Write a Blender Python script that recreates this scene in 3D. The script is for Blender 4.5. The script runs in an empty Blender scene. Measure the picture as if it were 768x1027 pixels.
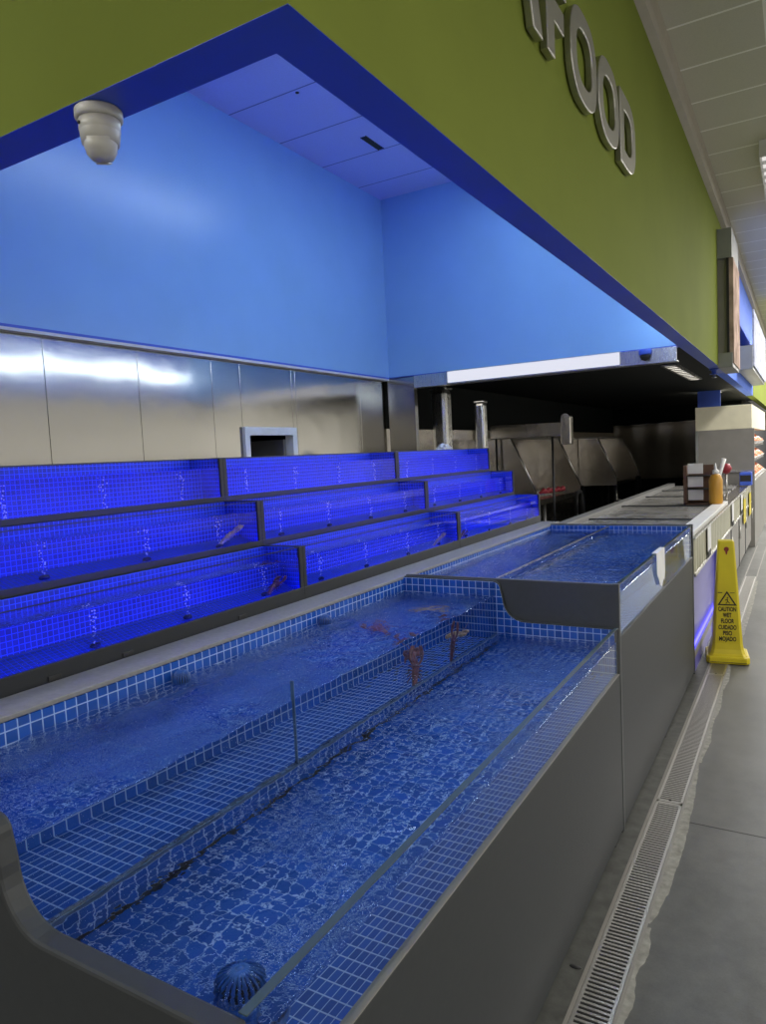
import bpy, bmesh, math, random
from mathutils import Vector, Matrix, noise
random.seed(7)
PI = math.pi
S = bpy.context.scene
COL = S.collection

# ------------------------------------------------------------------ materials
def nt(name):
    m = bpy.data.materials.new(name); m.use_nodes = True
    t = m.node_tree
    for n in list(t.nodes): t.nodes.remove(n)
    o = t.nodes.new('ShaderNodeOutputMaterial')
    return m, t, o

def nd(t, typ, **kw):
    n = t.nodes.new(typ)
    for k, v in kw.items(): setattr(n, k, v)
    return n

def mth(t, op, a, b=None, c=None, clamp=False):
    n = nd(t, 'ShaderNodeMath', operation=op); n.use_clamp = clamp
    for i, v in enumerate((a, b, c)):
        if v is None: continue
        if isinstance(v, (int, float)): n.inputs[i].default_value = v
        else: t.links.new(v, n.inputs[i])
    return n.outputs[0]

def mixc(t, f, a, b):
    n = nd(t, 'ShaderNodeMix', data_type='RGBA')
    if isinstance(f, (int, float)): n.inputs[0].default_value = f
    else: t.links.new(f, n.inputs[0])
    for i, v in ((6, a), (7, b)):
        if isinstance(v, tuple): n.inputs[i].default_value = (*v[:3], 1)
        else: t.links.new(v, n.inputs[i])
    return n.outputs[2]

def principled(t, o, col, rough=.5, metal=0, spec=.5):
    p = nd(t, 'ShaderNodeBsdfPrincipled')
    if isinstance(col, tuple): p.inputs['Base Color'].default_value = (*col[:3], 1)
    else: t.links.new(col, p.inputs['Base Color'])
    if isinstance(rough, (int, float)): p.inputs['Roughness'].default_value = rough
    else: t.links.new(rough, p.inputs['Roughness'])
    p.inputs['Metallic'].default_value = metal
    p.inputs['Specular IOR Level'].default_value = spec
    t.links.new(p.outputs[0], o.inputs[0])
    return p

def noise_tex(t, scale, detail=4, rough=.55, vec=None, stretch=None):
    tc = nd(t, 'ShaderNodeTexCoord')
    v = tc.outputs['Object'] if vec is None else vec
    if stretch:
        mp = nd(t, 'ShaderNodeMapping'); mp.inputs['Scale'].default_value = stretch
        t.links.new(v, mp.inputs[0]); v = mp.outputs[0]
    n = nd(t, 'ShaderNodeTexNoise'); n.inputs['Scale'].default_value = scale
    n.inputs['Detail'].default_value = detail; n.inputs['Roughness'].default_value = rough
    t.links.new(v, n.inputs['Vector'])
    return n.outputs['Fac']

def ramp(t, f, lo, hi):
    n = nd(t, 'ShaderNodeMapRange'); n.inputs[1].default_value = lo; n.inputs[2].default_value = hi
    t.links.new(f, n.inputs[0]); return n.outputs[0]

def bump(t, p, h, dist=.002, strength=.5):
    b = nd(t, 'ShaderNodeBump'); b.inputs['Distance'].default_value = dist
    b.inputs['Strength'].default_value = strength
    t.links.new(h, b.inputs['Height']); t.links.new(b.outputs[0], p.inputs['Normal'])

def paint(name, col, rough=.5, var=.06, scale=6, spec=.5, bmp=0, bscale=200):
    m, t, o = nt(name)
    f = ramp(t, noise_tex(t, scale, 5), .3, .7)
    c = mixc(t, f, tuple(x*(1-var) for x in col), tuple(min(1, x*(1+var)) for x in col))
    p = principled(t, o, c, rough, 0, spec)
    if bmp: bump(t, p, noise_tex(t, bscale, 2), bmp, .4)
    return m

def steel(name, col=(.55, .55, .55), rough=.3, stretch=(1, 1, 40), wob=.0, aniso=0.0, wscale=3.0):
    m, t, o = nt(name)
    f = noise_tex(t, 14, 3, .6, stretch=stretch)
    r = mth(t, 'ADD', mth(t, 'MULTIPLY', f, .12), rough - .06)
    c = mixc(t, f, tuple(x*.92 for x in col), tuple(min(1, x*1.06) for x in col))
    p = principled(t, o, c, r, 1)
    if wob: bump(t, p, noise_tex(t, wscale, 2, .5), wob, 1)
    if aniso: p.inputs['Anisotropic'].default_value = aniso
    return m

def emit(name, col, s):
    m, t, o = nt(name)
    e = nd(t, 'ShaderNodeEmission'); e.inputs[0].default_value = (*col, 1); e.inputs[1].default_value = s
    t.links.new(e.outputs[0], o.inputs[0]); return m

def tile(name, col, grout, pitch=.0325, gw=.085, rough=.18, off=(0, 0, 0)):
    m, t, o = nt(name)
    tc = nd(t, 'ShaderNodeTexCoord'); g = nd(t, 'ShaderNodeNewGeometry')
    sp = nd(t, 'ShaderNodeSeparateXYZ'); t.links.new(tc.outputs['Object'], sp.inputs[0])
    sn = nd(t, 'ShaderNodeSeparateXYZ'); t.links.new(g.outputs['True Normal'], sn.inputs[0])
    mask = None
    for i in range(3):
        u = mth(t, 'ADD', mth(t, 'DIVIDE', sp.outputs[i], pitch), off[i] + 100)
        f = mth(t, 'ABSOLUTE', mth(t, 'SUBTRACT', mth(t, 'FRACT', u), .5))
        r = nd(t, 'ShaderNodeMapRange'); r.inputs[1].default_value = .5 - gw; r.inputs[2].default_value = .5 - gw*.55
        t.links.new(f, r.inputs[0])
        k = mth(t, 'LESS_THAN', mth(t, 'ABSOLUTE', sn.outputs[i]), .6)
        l = mth(t, 'MULTIPLY', r.outputs[0], k)
        mask = l if mask is None else mth(t, 'MAXIMUM', mask, l)
    sc = nd(t, 'ShaderNodeVectorMath', operation='SCALE'); t.links.new(tc.outputs['Object'], sc.inputs[0]); sc.inputs[3].default_value = 1/pitch
    ad = nd(t, 'ShaderNodeVectorMath', operation='ADD'); t.links.new(sc.outputs[0], ad.inputs[0]); ad.inputs[1].default_value = tuple(x + .01 for x in off)
    fl = nd(t, 'ShaderNodeVectorMath', operation='FLOOR'); t.links.new(ad.outputs[0], fl.inputs[0])
    wn = nd(t, 'ShaderNodeTexWhiteNoise', noise_dimensions='3D'); t.links.new(fl.outputs[0], wn.inputs['Vector'])
    c = mixc(t, wn.outputs['Value'], tuple(x*.78 for x in col), tuple(min(1, x*1.2) for x in col))
    c = mixc(t, mask, c, grout)
    r = mth(t, 'ADD', mth(t, 'MULTIPLY', mask, .5), rough)
    p = principled(t, o, c, r)
    bump(t, p, mth(t, 'SUBTRACT', 1, mask), .0008, .6)
    return m

def grid_panels(name, col, line, px, py, ox, oy, lw, rough=.8, var=.05):
    """ceiling tiles: lines across X every px and across Y every py"""
    m, t, o = nt(name)
    tc = nd(t, 'ShaderNodeTexCoord'); sp = nd(t, 'ShaderNodeSeparateXYZ'); t.links.new(tc.outputs['Object'], sp.inputs[0])
    mask = None
    for i, (pt, of) in enumerate(((px, ox), (py, oy))):
        u = mth(t, 'ADD', mth(t, 'DIVIDE', mth(t, 'SUBTRACT', sp.outputs[i], of), pt), 100.5)
        f = mth(t, 'ABSOLUTE', mth(t, 'SUBTRACT', mth(t, 'FRACT', u), .5))
        l = mth(t, 'LESS_THAN', f, lw/pt)
        mask = l if mask is None else mth(t, 'MAXIMUM', mask, l)
    f = ramp(t, noise_tex(t, 90, 4, .7), .35, .7)
    c = mixc(t, f, tuple(x*(1-var) for x in col), tuple(min(1, x*(1+var)) for x in col))
    c = mixc(t, mask, c, line)
    principled(t, o, c, rough, 0, .3)
    return m

def thin_glass(name, tint=(.93, .96, .97), ior=1.35, rough=0.0, k0=.35):
    m, t, o = nt(name)
    tr = nd(t, 'ShaderNodeBsdfTransparent'); tr.inputs[0].default_value = (*tint, 1)
    gl = nd(t, 'ShaderNodeBsdfGlossy'); gl.inputs['Roughness'].default_value = rough
    fr = nd(t, 'ShaderNodeFresnel'); fr.inputs[0].default_value = ior
    mx = nd(t, 'ShaderNodeMixShader')
    gm = nd(t, 'ShaderNodeNewGeometry')
    k = mth(t, 'MULTIPLY', mth(t, 'MULTIPLY', fr.outputs[0], k0, clamp=True), mth(t, 'SUBTRACT', 1, gm.outputs['Backfacing']))
    t.links.new(k, mx.inputs[0]); t.links.new(tr.outputs[0], mx.inputs[1]); t.links.new(gl.outputs[0], mx.inputs[2])
    t.links.new(mx.outputs[0], o.inputs[0]); return m

def water_mat(name, tint=(.86, .93, 1), b=.004, scale=55, fine=0):
    m, t, o = nt(name)
    g = nd(t, 'ShaderNodeBsdfGlass'); g.inputs['IOR'].default_value = 1.33; g.inputs['Roughness'].default_value = 0
    g.inputs['Color'].default_value = (*tint, 1)
    tc = nd(t, 'ShaderNodeTexCoord'); gm = nd(t, 'ShaderNodeNewGeometry')
    sn = nd(t, 'ShaderNodeSeparateXYZ'); t.links.new(gm.outputs['True Normal'], sn.inputs[0])
    k = mth(t, 'GREATER_THAN', mth(t, 'ABSOLUTE', sn.outputs[2]), .5)
    f = noise_tex(t, scale, 3, .55)
    if fine:
        f2 = noise_tex(t, scale*4.5, 2, .6); pm = ramp(t, noise_tex(t, 2.2, 2, .5), .42, .58)
        f = mth(t, 'ADD', f, mth(t, 'MULTIPLY', mth(t, 'MULTIPLY', f2, pm), fine))
    bp = nd(t, 'ShaderNodeBump'); bp.inputs['Distance'].default_value = b
    t.links.new(k, bp.inputs['Strength']); t.links.new(f, bp.inputs['Height']); t.links.new(bp.outputs[0], g.inputs['Normal'])
    t.links.new(g.outputs[0], o.inputs[0]); return m

M = {}
M['green'] = paint('olive green wall paint', (.178, .215, .038), .8, .05, 2, .05)
M['soffit'] = paint('royal blue paint', (.055, .12, .60), .4, .04, 3)
M['skyblue'] = paint('light blue wall paint', (.27, .49, .79), .25, .03, 2)
M['fascia_blue'] = paint('bright blue paint', (.12, .22, .75), .7, .06, 6, .1)
M['ceil'] = grid_panels('aisle ceiling tiles', (.64, .62, .51), (.98, .97, .9), 1.22, .56, -.18, .35, .010)
M['ceil_alcove'] = grid_panels('alcove ceiling tiles', (.44, .50, .86), (.16, .18, .42), 50, .58, 25, 4.06, .006)  # white tiles; the blue spill from the tanks is put into their colour
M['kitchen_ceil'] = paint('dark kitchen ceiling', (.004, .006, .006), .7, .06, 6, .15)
M['trim'] = paint('beige trim', (.42, .38, .31), .5)
M['frame_white'] = paint('window frame white', (.9, .9, .86), .5)
M['white'] = paint('white enamel', (.75, .75, .74), .4)
M['cream'] = paint('cream enamel', (.74, .70, .52), .5)
M['offwhite'] = paint('camera plastic', (.55, .53, .47), .4, .03)
M['seam'] = paint('dark seam', (.02, .02, .022), .7)
M['grey'] = paint('tank grey laminate', (.034, .037, .039), .55, .06, 40, .4, .0002, 500)
M['grey_dark'] = paint('tank charcoal laminate', (.05, .055, .058), .45, .05, 40)
M['frame'] = paint('dark bronze frame', (.010, .012, .016), .45)
M['ledge'] = paint('pale grey stone', (.20, .20, .195), .5, .12, 60)
M['boxgrey'] = paint('sign box grey', (.25, .26, .25), .45)
M['panelgrey'] = paint('case side grey', (.23, .22, .20), .5)
M['steel_wall'] = steel('brushed wall steel', (.40, .385, .355), .14, (1, 1, 60), .0045, .0, 1.8)
M['steel'] = steel('brushed steel', (.6, .59, .56), .28, (40, 1, 1), .001)
M['steel_k'] = steel('kitchen steel', (.62, .58, .52), .22, (2, 2, 2), .008, 0, 4)
M['pan'] = paint('wet grey pan', (.28, .275, .26), .22, .3, 4)
M['splash'] = steel('dull splash steel', (.66, .61, .52), .42, (2, 2, 2), .006, 0, 3)
M['front_cream'] = paint('greenish cream front', (.40, .39, .29), .45)
M['bay'] = paint('bay back panel', (.13, .12, .42), .35)  # white panel, its purple light is put into the colour
M['letter'] = steel('letter steel', (.42, .41, .37), .38, (1, 1, 30))
M['grate'] = steel('drain steel', (.6, .59, .57), .38, (10, 10, 10))
M['tile'] = tile('blue mosaic tile', (.014, .078, .38), (.28, .41, .70), .0325, .062)
M['tile_tier'] = tile('blue mosaic tile in stepped tanks', (.0015, .015, .24), (.035, .11, .78), .018, .085, .35)
M['water'] = water_mat('rippling water', (.95, .98, 1), .0075, 15, .55)
M['water_tier'] = water_mat('still water', (.92, .95, 1), .0025, 22)
M['glass'] = thin_glass('clear glass')
M['glass_tier'] = thin_glass('thin clear glass', (.96, .97, .99), 1.3, 0, .15)
M['joint'] = paint('blue grey silicone', (.05, .10, .2), .3)
M['glass_edge'] = paint('green glass edge', (.055, .085, .10), .2)
M['led'] = emit('blue led strip', (.001, .008, 1), 36)
M['led_soft'] = emit('blue underwater light', (.10, .09, 1), 5)
M['tube'] = emit('fluorescent tube', (.7, .85, 1), 26)
M['troffer'] = emit('troffer lens', (.62, .8, 1), 13)
M['grille_lens'] = emit('grille lamp lens', (1, .95, .86), 2.2)
M['fill_lens'] = emit('kitchen fill lens', (1, .93, .8), 14)  # for the added lamp that brightens the kitchen splash
M['dim_lens'] = emit('dim lamp lens', (1, .97, .92), .8)
M['bulk'] = emit('bulkhead reflection glow', (.85, .87, 1), .9)  # emission stands for a bright reflection in the steel edge
M['dark'] = paint('black rubber', (.012, .012, .013), .6)
M['blueplastic'] = paint('blue plastic', (.012, .07, .30), .35)
M['yellow'] = paint('yellow plastic', (.62, .50, .012), .4, .05, 8)
M['ink'] = paint('black print', (.015, .013, .01), .6)
M['redink'] = paint('dark red print', (.22, .03, .02), .6)
M['lobster'] = paint('lobster shell', (.15, .045, .035), .35, .6, 40)
M['lobster_pale'] = paint('pale crab shell', (.38, .26, .14), .4, .4, 40)
M['paper'] = paint('white paper', (.72, .72, .72), .7)
M['amber'] = paint('amber plastic', (.55, .28, .03), .4)
M['brown'] = paint('brown card', (.10, .05, .03), .6)
M['red'] = paint('deep red plastic', (.28, .015, .03), .4)
M['meat'] = paint('orange red seafood', (.55, .16, .06), .5, .6, 25)
M['poster'] = paint('printed poster', (.42, .32, .27), .9, .5, 5, 0)
M['poster_cool'] = paint('cool printed poster', (.45, .47, .56), .9, .45, 9, 0)
M['bag'] = paint('white plastic bag', (.7, .7, .7), .4)

def concrete():
    m, t, o = nt('worn polished concrete')
    a = noise_tex(t, 1.2, 6, .6); b = noise_tex(t, 14, 6, .65); c3 = noise_tex(t, 160, 3, .6)
    s = mth(t, 'ADD', mth(t, 'MULTIPLY', a, .5), mth(t, 'ADD', mth(t, 'MULTIPLY', b, .35), mth(t, 'MULTIPLY', c3, .15)))
    c = mixc(t, ramp(t, s, .36, .66), (.055, .057, .055), (.135, .136, .129))
    p = principled(t, o, c, mth(t, 'ADD', mth(t, 'MULTIPLY', b, .3), .28), 0, .45)
    bump(t, p, c3, .0006, .4)
    return m
M['concrete'] = concrete()
M['wet'] = paint('dark damp concrete', (.07, .072, .066), .45, .35, 18)
M['patch'] = paint('pale cement patch', (.27, .265, .235), .85, .28, 30)

# ------------------------------------------------------------------ mesh builder
class MB:
    def __init__(s): s.v = []; s.f = []; s.m = []; s.sm = []; s.mi = 0
    def add(s, verts, faces, smooth=False):
        b = len(s.v); s.v += [tuple(x) for x in verts]
        for f in faces: s.f.append(tuple(b + i for i in f)); s.m.append(s.mi); s.sm.append(smooth)
        return s
    def box(s, x0, x1, y0, y1, z0, z1):
        x0, x1 = min(x0, x1), max(x0, x1); y0, y1 = min(y0, y1), max(y0, y1); z0, z1 = min(z0, z1), max(z0, z1)
        v = [(x, y, z) for x in (x0, x1) for y in (y0, y1) for z in (z0, z1)]
        return s.add(v, [(0, 1, 3, 2), (4, 6, 7, 5), (0, 4, 5, 1), (2, 3, 7, 6), (0, 2, 6, 4), (1, 5, 7, 3)])
    def prism(s, poly, a0, a1, axis='y', smooth=False):
        """poly: 2D outline; axis 'y': (x,z), 'x': (y,z), 'z': (x,y); extruded a0..a1"""
        def P(p, a): return {'y': (p[0], a, p[1]), 'x': (a, p[0], p[1]), 'z': (p[0], p[1], a)}[axis]
        n = len(poly); v = [P(p, a0) for p in poly] + [P(p, a1) for p in poly]
        f = [tuple(range(n)), tuple(range(2*n - 1, n - 1, -1))]
        b = len(s.v); s.v += v
        for q in f: s.f.append(tuple(b + i for i in q)); s.m.append(s.mi); s.sm.append(False)
        for i in range(n):
            j = (i + 1) % n
            s.f.append((b + i, b + n + i, b + n + j, b + j)); s.m.append(s.mi); s.sm.append(smooth)
        return s
    def ring(s, outer, inner, a0, a1, axis='x'):
        def P(p, a): return {'y': (p[0], a, p[1]), 'x': (a, p[0], p[1]), 'z': (p[0], p[1], a)}[axis]
        n = len(outer)
        v = [P(p, a0) for p in outer] + [P(p, a0) for p in inner] + [P(p, a1) for p in outer] + [P(p, a1) for p in inner]
        f = []
        for i in range(n):
            j = (i + 1) % n
            f += [(i, j, n + j, n + i), (2*n + i, 3*n + i, 3*n + j, 2*n + j), (i, 2*n + i, 2*n + j, j), (n + i, n + j, 3*n + j, 3*n + i)]
        return s.add(v, f)
    def lathe(s, prof, c=(0, 0, 0), n=32, smooth=True, caps=True):
        v = []; f = []
        for r, z in prof:
            for k in range(n):
                a = 2*PI*k/n; v.append((c[0] + r*math.cos(a), c[1] + r*math.sin(a), c[2] + z))
        for i in range(len(prof) - 1):
            for k in range(n):
                k2 = (k + 1) % n; f.append((i*n + k, i*n + k2, (i + 1)*n + k2, (i + 1)*n + k))
        if caps: f += [tuple(range(n - 1, -1, -1)), tuple(range((len(prof) - 1)*n, len(prof)*n))]
        return s.add(v, f, smooth)
    def tube(s, pts, r, n=8, smooth=True):
        pts = [Vector(p) for p in pts]; v = []; f = []
        for i, p in enumerate(pts):
            d = (pts[min(i + 1, len(pts) - 1)] - pts[max(i - 1, 0)]).normalized()
            u = d.cross(Vector((0, 0, 1)) if abs(d.z) < .9 else Vector((1, 0, 0))).normalized(); w = d.cross(u)
            rr = r[i] if isinstance(r, (list, tuple)) else r
            for k in range(n):
                a = 2*PI*k/n; v.append(p + rr*(math.cos(a)*u + math.sin(a)*w))
        for i in range(len(pts) - 1):
            for k in range(n):
                k2 = (k + 1) % n; f.append((i*n + k, i*n + k2, (i + 1)*n + k2, (i + 1)*n + k))
        f += [tuple(range(n - 1, -1, -1)), tuple(range((len(pts) - 1)*n, len(pts)*n))]
        return s.add(v, f, smooth)
    def loft(s, secs, smooth=False):
        n = len(secs[0]); v = [p for q in secs for p in q]; f = []
        for i in range(len(secs) - 1):
            for k in range(n):
                k2 = (k + 1) % n; f.append((i*n + k, i*n + k2, (i + 1)*n + k2, (i + 1)*n + k))
        f += [tuple(range(n - 1, -1, -1)), tuple(range((len(secs) - 1)*n, len(secs)*n))]
        return s.add(v, f, smooth)
    def build(s, name, mats, parent=None, loc=None, bevel=0, structure=False, fixn=True):
        me = bpy.data.meshes.new(name); me.from_pydata(s.v, [], s.f)
        if not isinstance(mats, (list, tuple)): mats = [mats]
        for m in mats: me.materials.append(M[m] if isinstance(m, str) else m)
        me.polygons.foreach_set('material_index', s.m); me.polygons.foreach_set('use_smooth', s.sm)
        if fixn:
            bm = bmesh.new(); bm.from_mesh(me); bmesh.ops.recalc_face_normals(bm, faces=bm.faces); bm.to_mesh(me); bm.free()
        me.update()
        o = bpy.data.objects.new(name, me); COL.objects.link(o)
        if loc: o.location = loc
        if parent is not None: o.parent = parent
        if bevel:
            b = o.modifiers.new('bevel', 'BEVEL'); b.width = bevel; b.segments = 2; b.limit_method = 'ANGLE'
        if structure: o['kind'] = 'structure'
        return o

def tag(o, label, cat, group=None, kind=None):
    o['label'] = label; o['category'] = cat
    if group: o['group'] = group
    if kind: o['kind'] = kind
    return o
def thing(name, label, cat, loc, group=None, rz=0):
    o = bpy.data.objects.new(name, None); COL.objects.link(o); o.empty_display_size = .1
    o.location = loc; o.rotation_euler.z = rz
    return tag(o, label, cat, group)
def box(name, mats, x0, x1, y0, y1, z0, z1, parent=None, bevel=0, structure=False, loc=None):
    return MB().box(x0, x1, y0, y1, z0, z1).build(name, mats, parent, loc, bevel, structure)
def struct(name, mats, *b, bevel=0): return box(name, mats, *b, bevel=bevel, structure=True)

# ------------------------------------------------------------------ room shell
ZS, ZC = 2.4, 4.12
FX0, FX1 = -.865, -.755         # fascia inner / outer face
AX = -3.54                      # alcove blue wall
struct('floor', 'concrete', -8, 9, -6, 34, -.2, 0)
struct('ceiling', 'ceil', FX1, 9, -6, 34, ZC, ZC + .1)
struct('ceiling_near', 'ceil', -8, FX1, -6, 1.03, ZC, ZC + .1)
struct('wall_entry', 'white', -8.2, -8, -6, 2, 0, ZC)
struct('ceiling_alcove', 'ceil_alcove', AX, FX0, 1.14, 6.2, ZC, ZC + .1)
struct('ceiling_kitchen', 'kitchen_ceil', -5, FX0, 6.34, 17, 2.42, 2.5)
struct('wall_far', 'white', -5, 9, 34, 34.2, 0, ZC)
struct('wall_right', 'white', 9, 9.2, -6, 34, 0, ZC)
struct('wall_near', 'white', -8, 9, -6.2, -6, 0, ZC)
# fascias: green outside, blue soffit underneath and inside
b = MB(); b.mi = 0
b.box(FX1 - .02, FX1, 1.035, 9.25, ZS + .001, ZC)
b.mi = 1; b.box(FX0, FX1 - .02, 1.14, 9.25, ZS, ZC); b.box(FX1 - .02, FX1 - .0003, 1.14, 9.25, ZS, ZS + .001)
b.build('wall_fascia', ['green', 'soffit'], structure=True)
b = MB(); b.mi = 0
b.box(-6, FX1 - .02, 1.035, 1.05, ZS + .001, ZC)
b.mi = 1; b.box(-6, FX1 - .02, 1.05, 1.14, ZS + .001, ZC); b.box(-6, FX1 - .0003, 1.0353, 1.14, ZS, ZS + .001)
b.build('wall_side_fascia', ['green', 'soffit'], structure=True)
struct('wall_fascia_far', 'fascia_blue', FX0, FX1 - .004, 9.25, 14.6, 2.4, ZC)
struct('wall_fascia_end', 'green', FX0, FX1, 14.6, 30, 2.4, ZC)
# molding where fascia meets ceiling
b = MB(); b.prism([(FX1, 3.945), (FX1 + .045, 3.96), (FX1 + .055, 4.0), (FX1 + .055, ZC), (FX1, ZC)], 1.0, 30)
b.build('trim_1', 'trim', structure=True)
# alcove blue walls
struct('wall_left', 'skyblue', AX - .12, AX, 1.14, 6.2, 2.4, ZC)
b = MB(); b.mi = 0; b.box(AX, FX0, 6.2, 6.32, 2.4, ZC); b.mi = 1; b.box(AX, FX0, 6.2, 6.32, 2.392, 2.4)
b.build('wall_back', ['skyblue', 'soffit'], structure=True)
b = MB(); b.mi = 0; b.box(AX - .12, AX + .003, 0, 6.2, 2.385, 2.4); b.mi = 1; b.box(-3.66, AX + .001, 0, 6.2, 2.368, 2.385)
b.build('trim_2', ['soffit', 'white'], structure=True)
struct('wall_left_above_entry', 'skyblue', AX - .12, AX, -1, 1.03, 2.4, ZC)

# stainless wall panels behind the tanks, with the pass-through opening
SX = -3.6
seams = [-.6, .55, 1.55, 2.47, 3.115, 3.765, 4.73, 5.73, 6.2]
wy0, wy1, wz1 = 4.06, 4.68, 1.88
b = MB()
def wallpanel(y0, y1, z0, z1):
    b.box(SX - .05, SX + .004, y0 + .0008, y1 - .0008, z0, z1)
for y0, y1 in zip(seams, seams[1:]):
    if y0 < wy0 < y1:
        wallpanel(y0, wy0, .0, 2.372); wallpanel(wy1, y1, 0, 2.372); wallpanel(wy0, wy1, wz1, 2.372); wallpanel(wy0, wy1, 0, 1.35)
    else: wallpanel(y0, y1, 0, 2.372)
b.box(SX - .06, SX - .052, 0, wy0, 0, 2.372).box(SX - .06, SX - .052, wy1, 6.2, 0, 2.372)
b.build('wall_left_panels', 'steel_wall', structure=True, bevel=.003)
b = MB(); b.ring([(wy0 - .008, 1.34), (wy1 + .008, 1.34), (wy1 + .008, wz1 + .012), (wy0 - .008, wz1 + .012)], [(wy0 + .045, 1.39), (wy1 - .05, 1.39), (wy1 - .05, wz1 - .05), (wy0 + .045, wz1 - .05)], SX - .048, SX + .03, 'x')
win = b.build('window_1', 'frame_white', structure=True)
b = MB(); b.box(-4.6, -4.5, 3.3, 5.2, 0, 2.4); b.box(-4.6, SX - .05, 3.2, 3.3, 0, 2.4); b.box(-4.6, SX - .05, 5.2, 5.3, 0, 2.4); b.box(-4.6, SX - .05, 3.2, 5.3, 2.38, 2.45)
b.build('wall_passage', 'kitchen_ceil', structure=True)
struct('trim_3', 'panelgrey', -4.0, SX - .05, 4.60, 4.68, 1.2, 1.8)
# back room hardware seen through the pass-through
r = thing('sprayer_stand', 'steel faucet sprayer behind the small white framed opening in the steel wall', 'faucet', (-4.1, 4.5, 0))
MB().tube([(0, 0, 0), (0, 0, 1.75)], .018).build('riser', 'steel', r)
MB().tube([(0, 0, 1.75), (.02, .05, 1.84), (.04, .12, 1.84), (.05, .16, 1.74)], .014).build('spout', 'steel', r)
MB().lathe([(.03, -.05), (.035, 0), (.02, .03)], (.05, .16, 1.72), 16).build('spray_head', 'steel', r)

# short steel return and the steel edging under the bulkhead
struct('wall_return', 'steel_wall', -3.56, -3.262, 6.2, 6.26, 0, 2.385)
b = MB(); b.box(-3.262, -2.55, 6.2, 6.215, 2.285, 2.392); b.box(-2.548, FX0, 6.2, 6.215, 2.285, 2.392); b.box(-3.262, FX0, 6.2, 6.32, 2.275, 2.285)
b.build('trim_4', 'steel', structure=True)
o = thing('reflection_strip', 'long glowing white strip standing for a reflection in the steel edge under the blue bulkhead', 'light', (-2.10, 6.19, 2.28))  # no lamp: glows in place of the steel's white reflection
MB().box(-.79, .79, -.012, .008, .008, .112).build('lens', 'bulk', o)
MB().box(-.80, .80, -.006, .0095, .0, .008).box(-.80, .80, -.006, .0095, .112, .118).build('housing', 'steel', o)

# ------------------------------------------------------------------ kitchen behind
KX = -3.66
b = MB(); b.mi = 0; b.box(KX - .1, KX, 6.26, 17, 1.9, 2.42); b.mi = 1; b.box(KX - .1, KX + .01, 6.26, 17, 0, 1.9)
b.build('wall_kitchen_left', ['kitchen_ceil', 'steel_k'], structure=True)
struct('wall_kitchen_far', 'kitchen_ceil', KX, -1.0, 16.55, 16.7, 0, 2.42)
# wavy steel splash on the far kitchen wall
b = MB(); n = 60; secs = []
for i in range(n + 1):
    x = KX + (2.6)*i/n; y = 16.5 + .02*math.sin(i*.5); zt = 2.05 + .018*noise.noise((i*.21, 0, 0)) + .03*i/n
    secs.append([(x, y, .85), (x, y, zt - .08), (x, y - .015, zt - .03), (x, y - .035, zt), (x, y + .03, zt), (x, y + .03, .85)])
b.loft(secs, True); b.build('trim_5', 'splash', structure=True)
struct('wall_partition', 'soffit', -1.45, -1.12, 12.6, 12.7, 1.3, 2.42)
struct('wall_kitchen_right', 'seam', -1.06, -.98, 16.4, 30, 0, 2.42)
def kpost(name, label, x0, x1, y, zt):
    o = thing(name, label, 'post', ((x0 + x1)/2, y, 0), 'steel posts')
    w = (x1 - x0)/2
    MB().prism([(-w, -w), (w, -w), (w, w), (-w, w)], 0, zt, 'z').build('shaft', 'steel', o, bevel=w*.5)
    MB().prism([(-w*1.04, -w*1.04), (w*1.04, -w*1.04), (w*1.04, w*1.04), (-w*1.04, w*1.04)], zt, zt + .02, 'z').build('cap', 'steel', o, bevel=.008)
kpost('steel_post', 'wide brushed steel post standing just right of the wall return', -3.47, -3.29, 7.05, 2.31)
kpost('steel_post', 'narrow brushed steel post standing between the wide post and the wash sinks', -2.96, -2.85, 7.0, 2.13)
# crumpled bag on a hook
o = thing('plastic_bag', 'crumpled white plastic bag just behind the top tank between the two steel posts', 'bag', (-2.78, 5.9, 0))
bm = bmesh.new(); bmesh.ops.create_icosphere(bm, subdivisions=4, radius=.07)
for v in bm.verts:
    k = 1 + .35*noise.noise(v.co*30) + .2*noise.noise(v.co*70); v.co *= k; v.co.z *= .9
me = bpy.data.meshes.new('bag_body'); bm.to_mesh(me); bm.free(); me.materials.append(M['bag'])
q = bpy.data.objects.new('bag_body', me); COL.objects.link(q); q.parent = o; q.location = (-.05, 0, 1.645)
# shelf carrying the bag
o = thing('steel_stand', 'tall steel stand behind the top tank holding the white bag', 'stand', (-2.83, 5.9, 0))
MB().box(-.12, .12, -.12, .12, 1.565, 1.585).build('shelf_top', 'steel', o, bevel=.003)
for sx in (-1, 1):
    for sy in (-1, 1): MB().tube([(sx*.1, sy*.1, 0), (sx*.1, sy*.1, 1.565)], .012).build('leg', 'steel', o)

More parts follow.
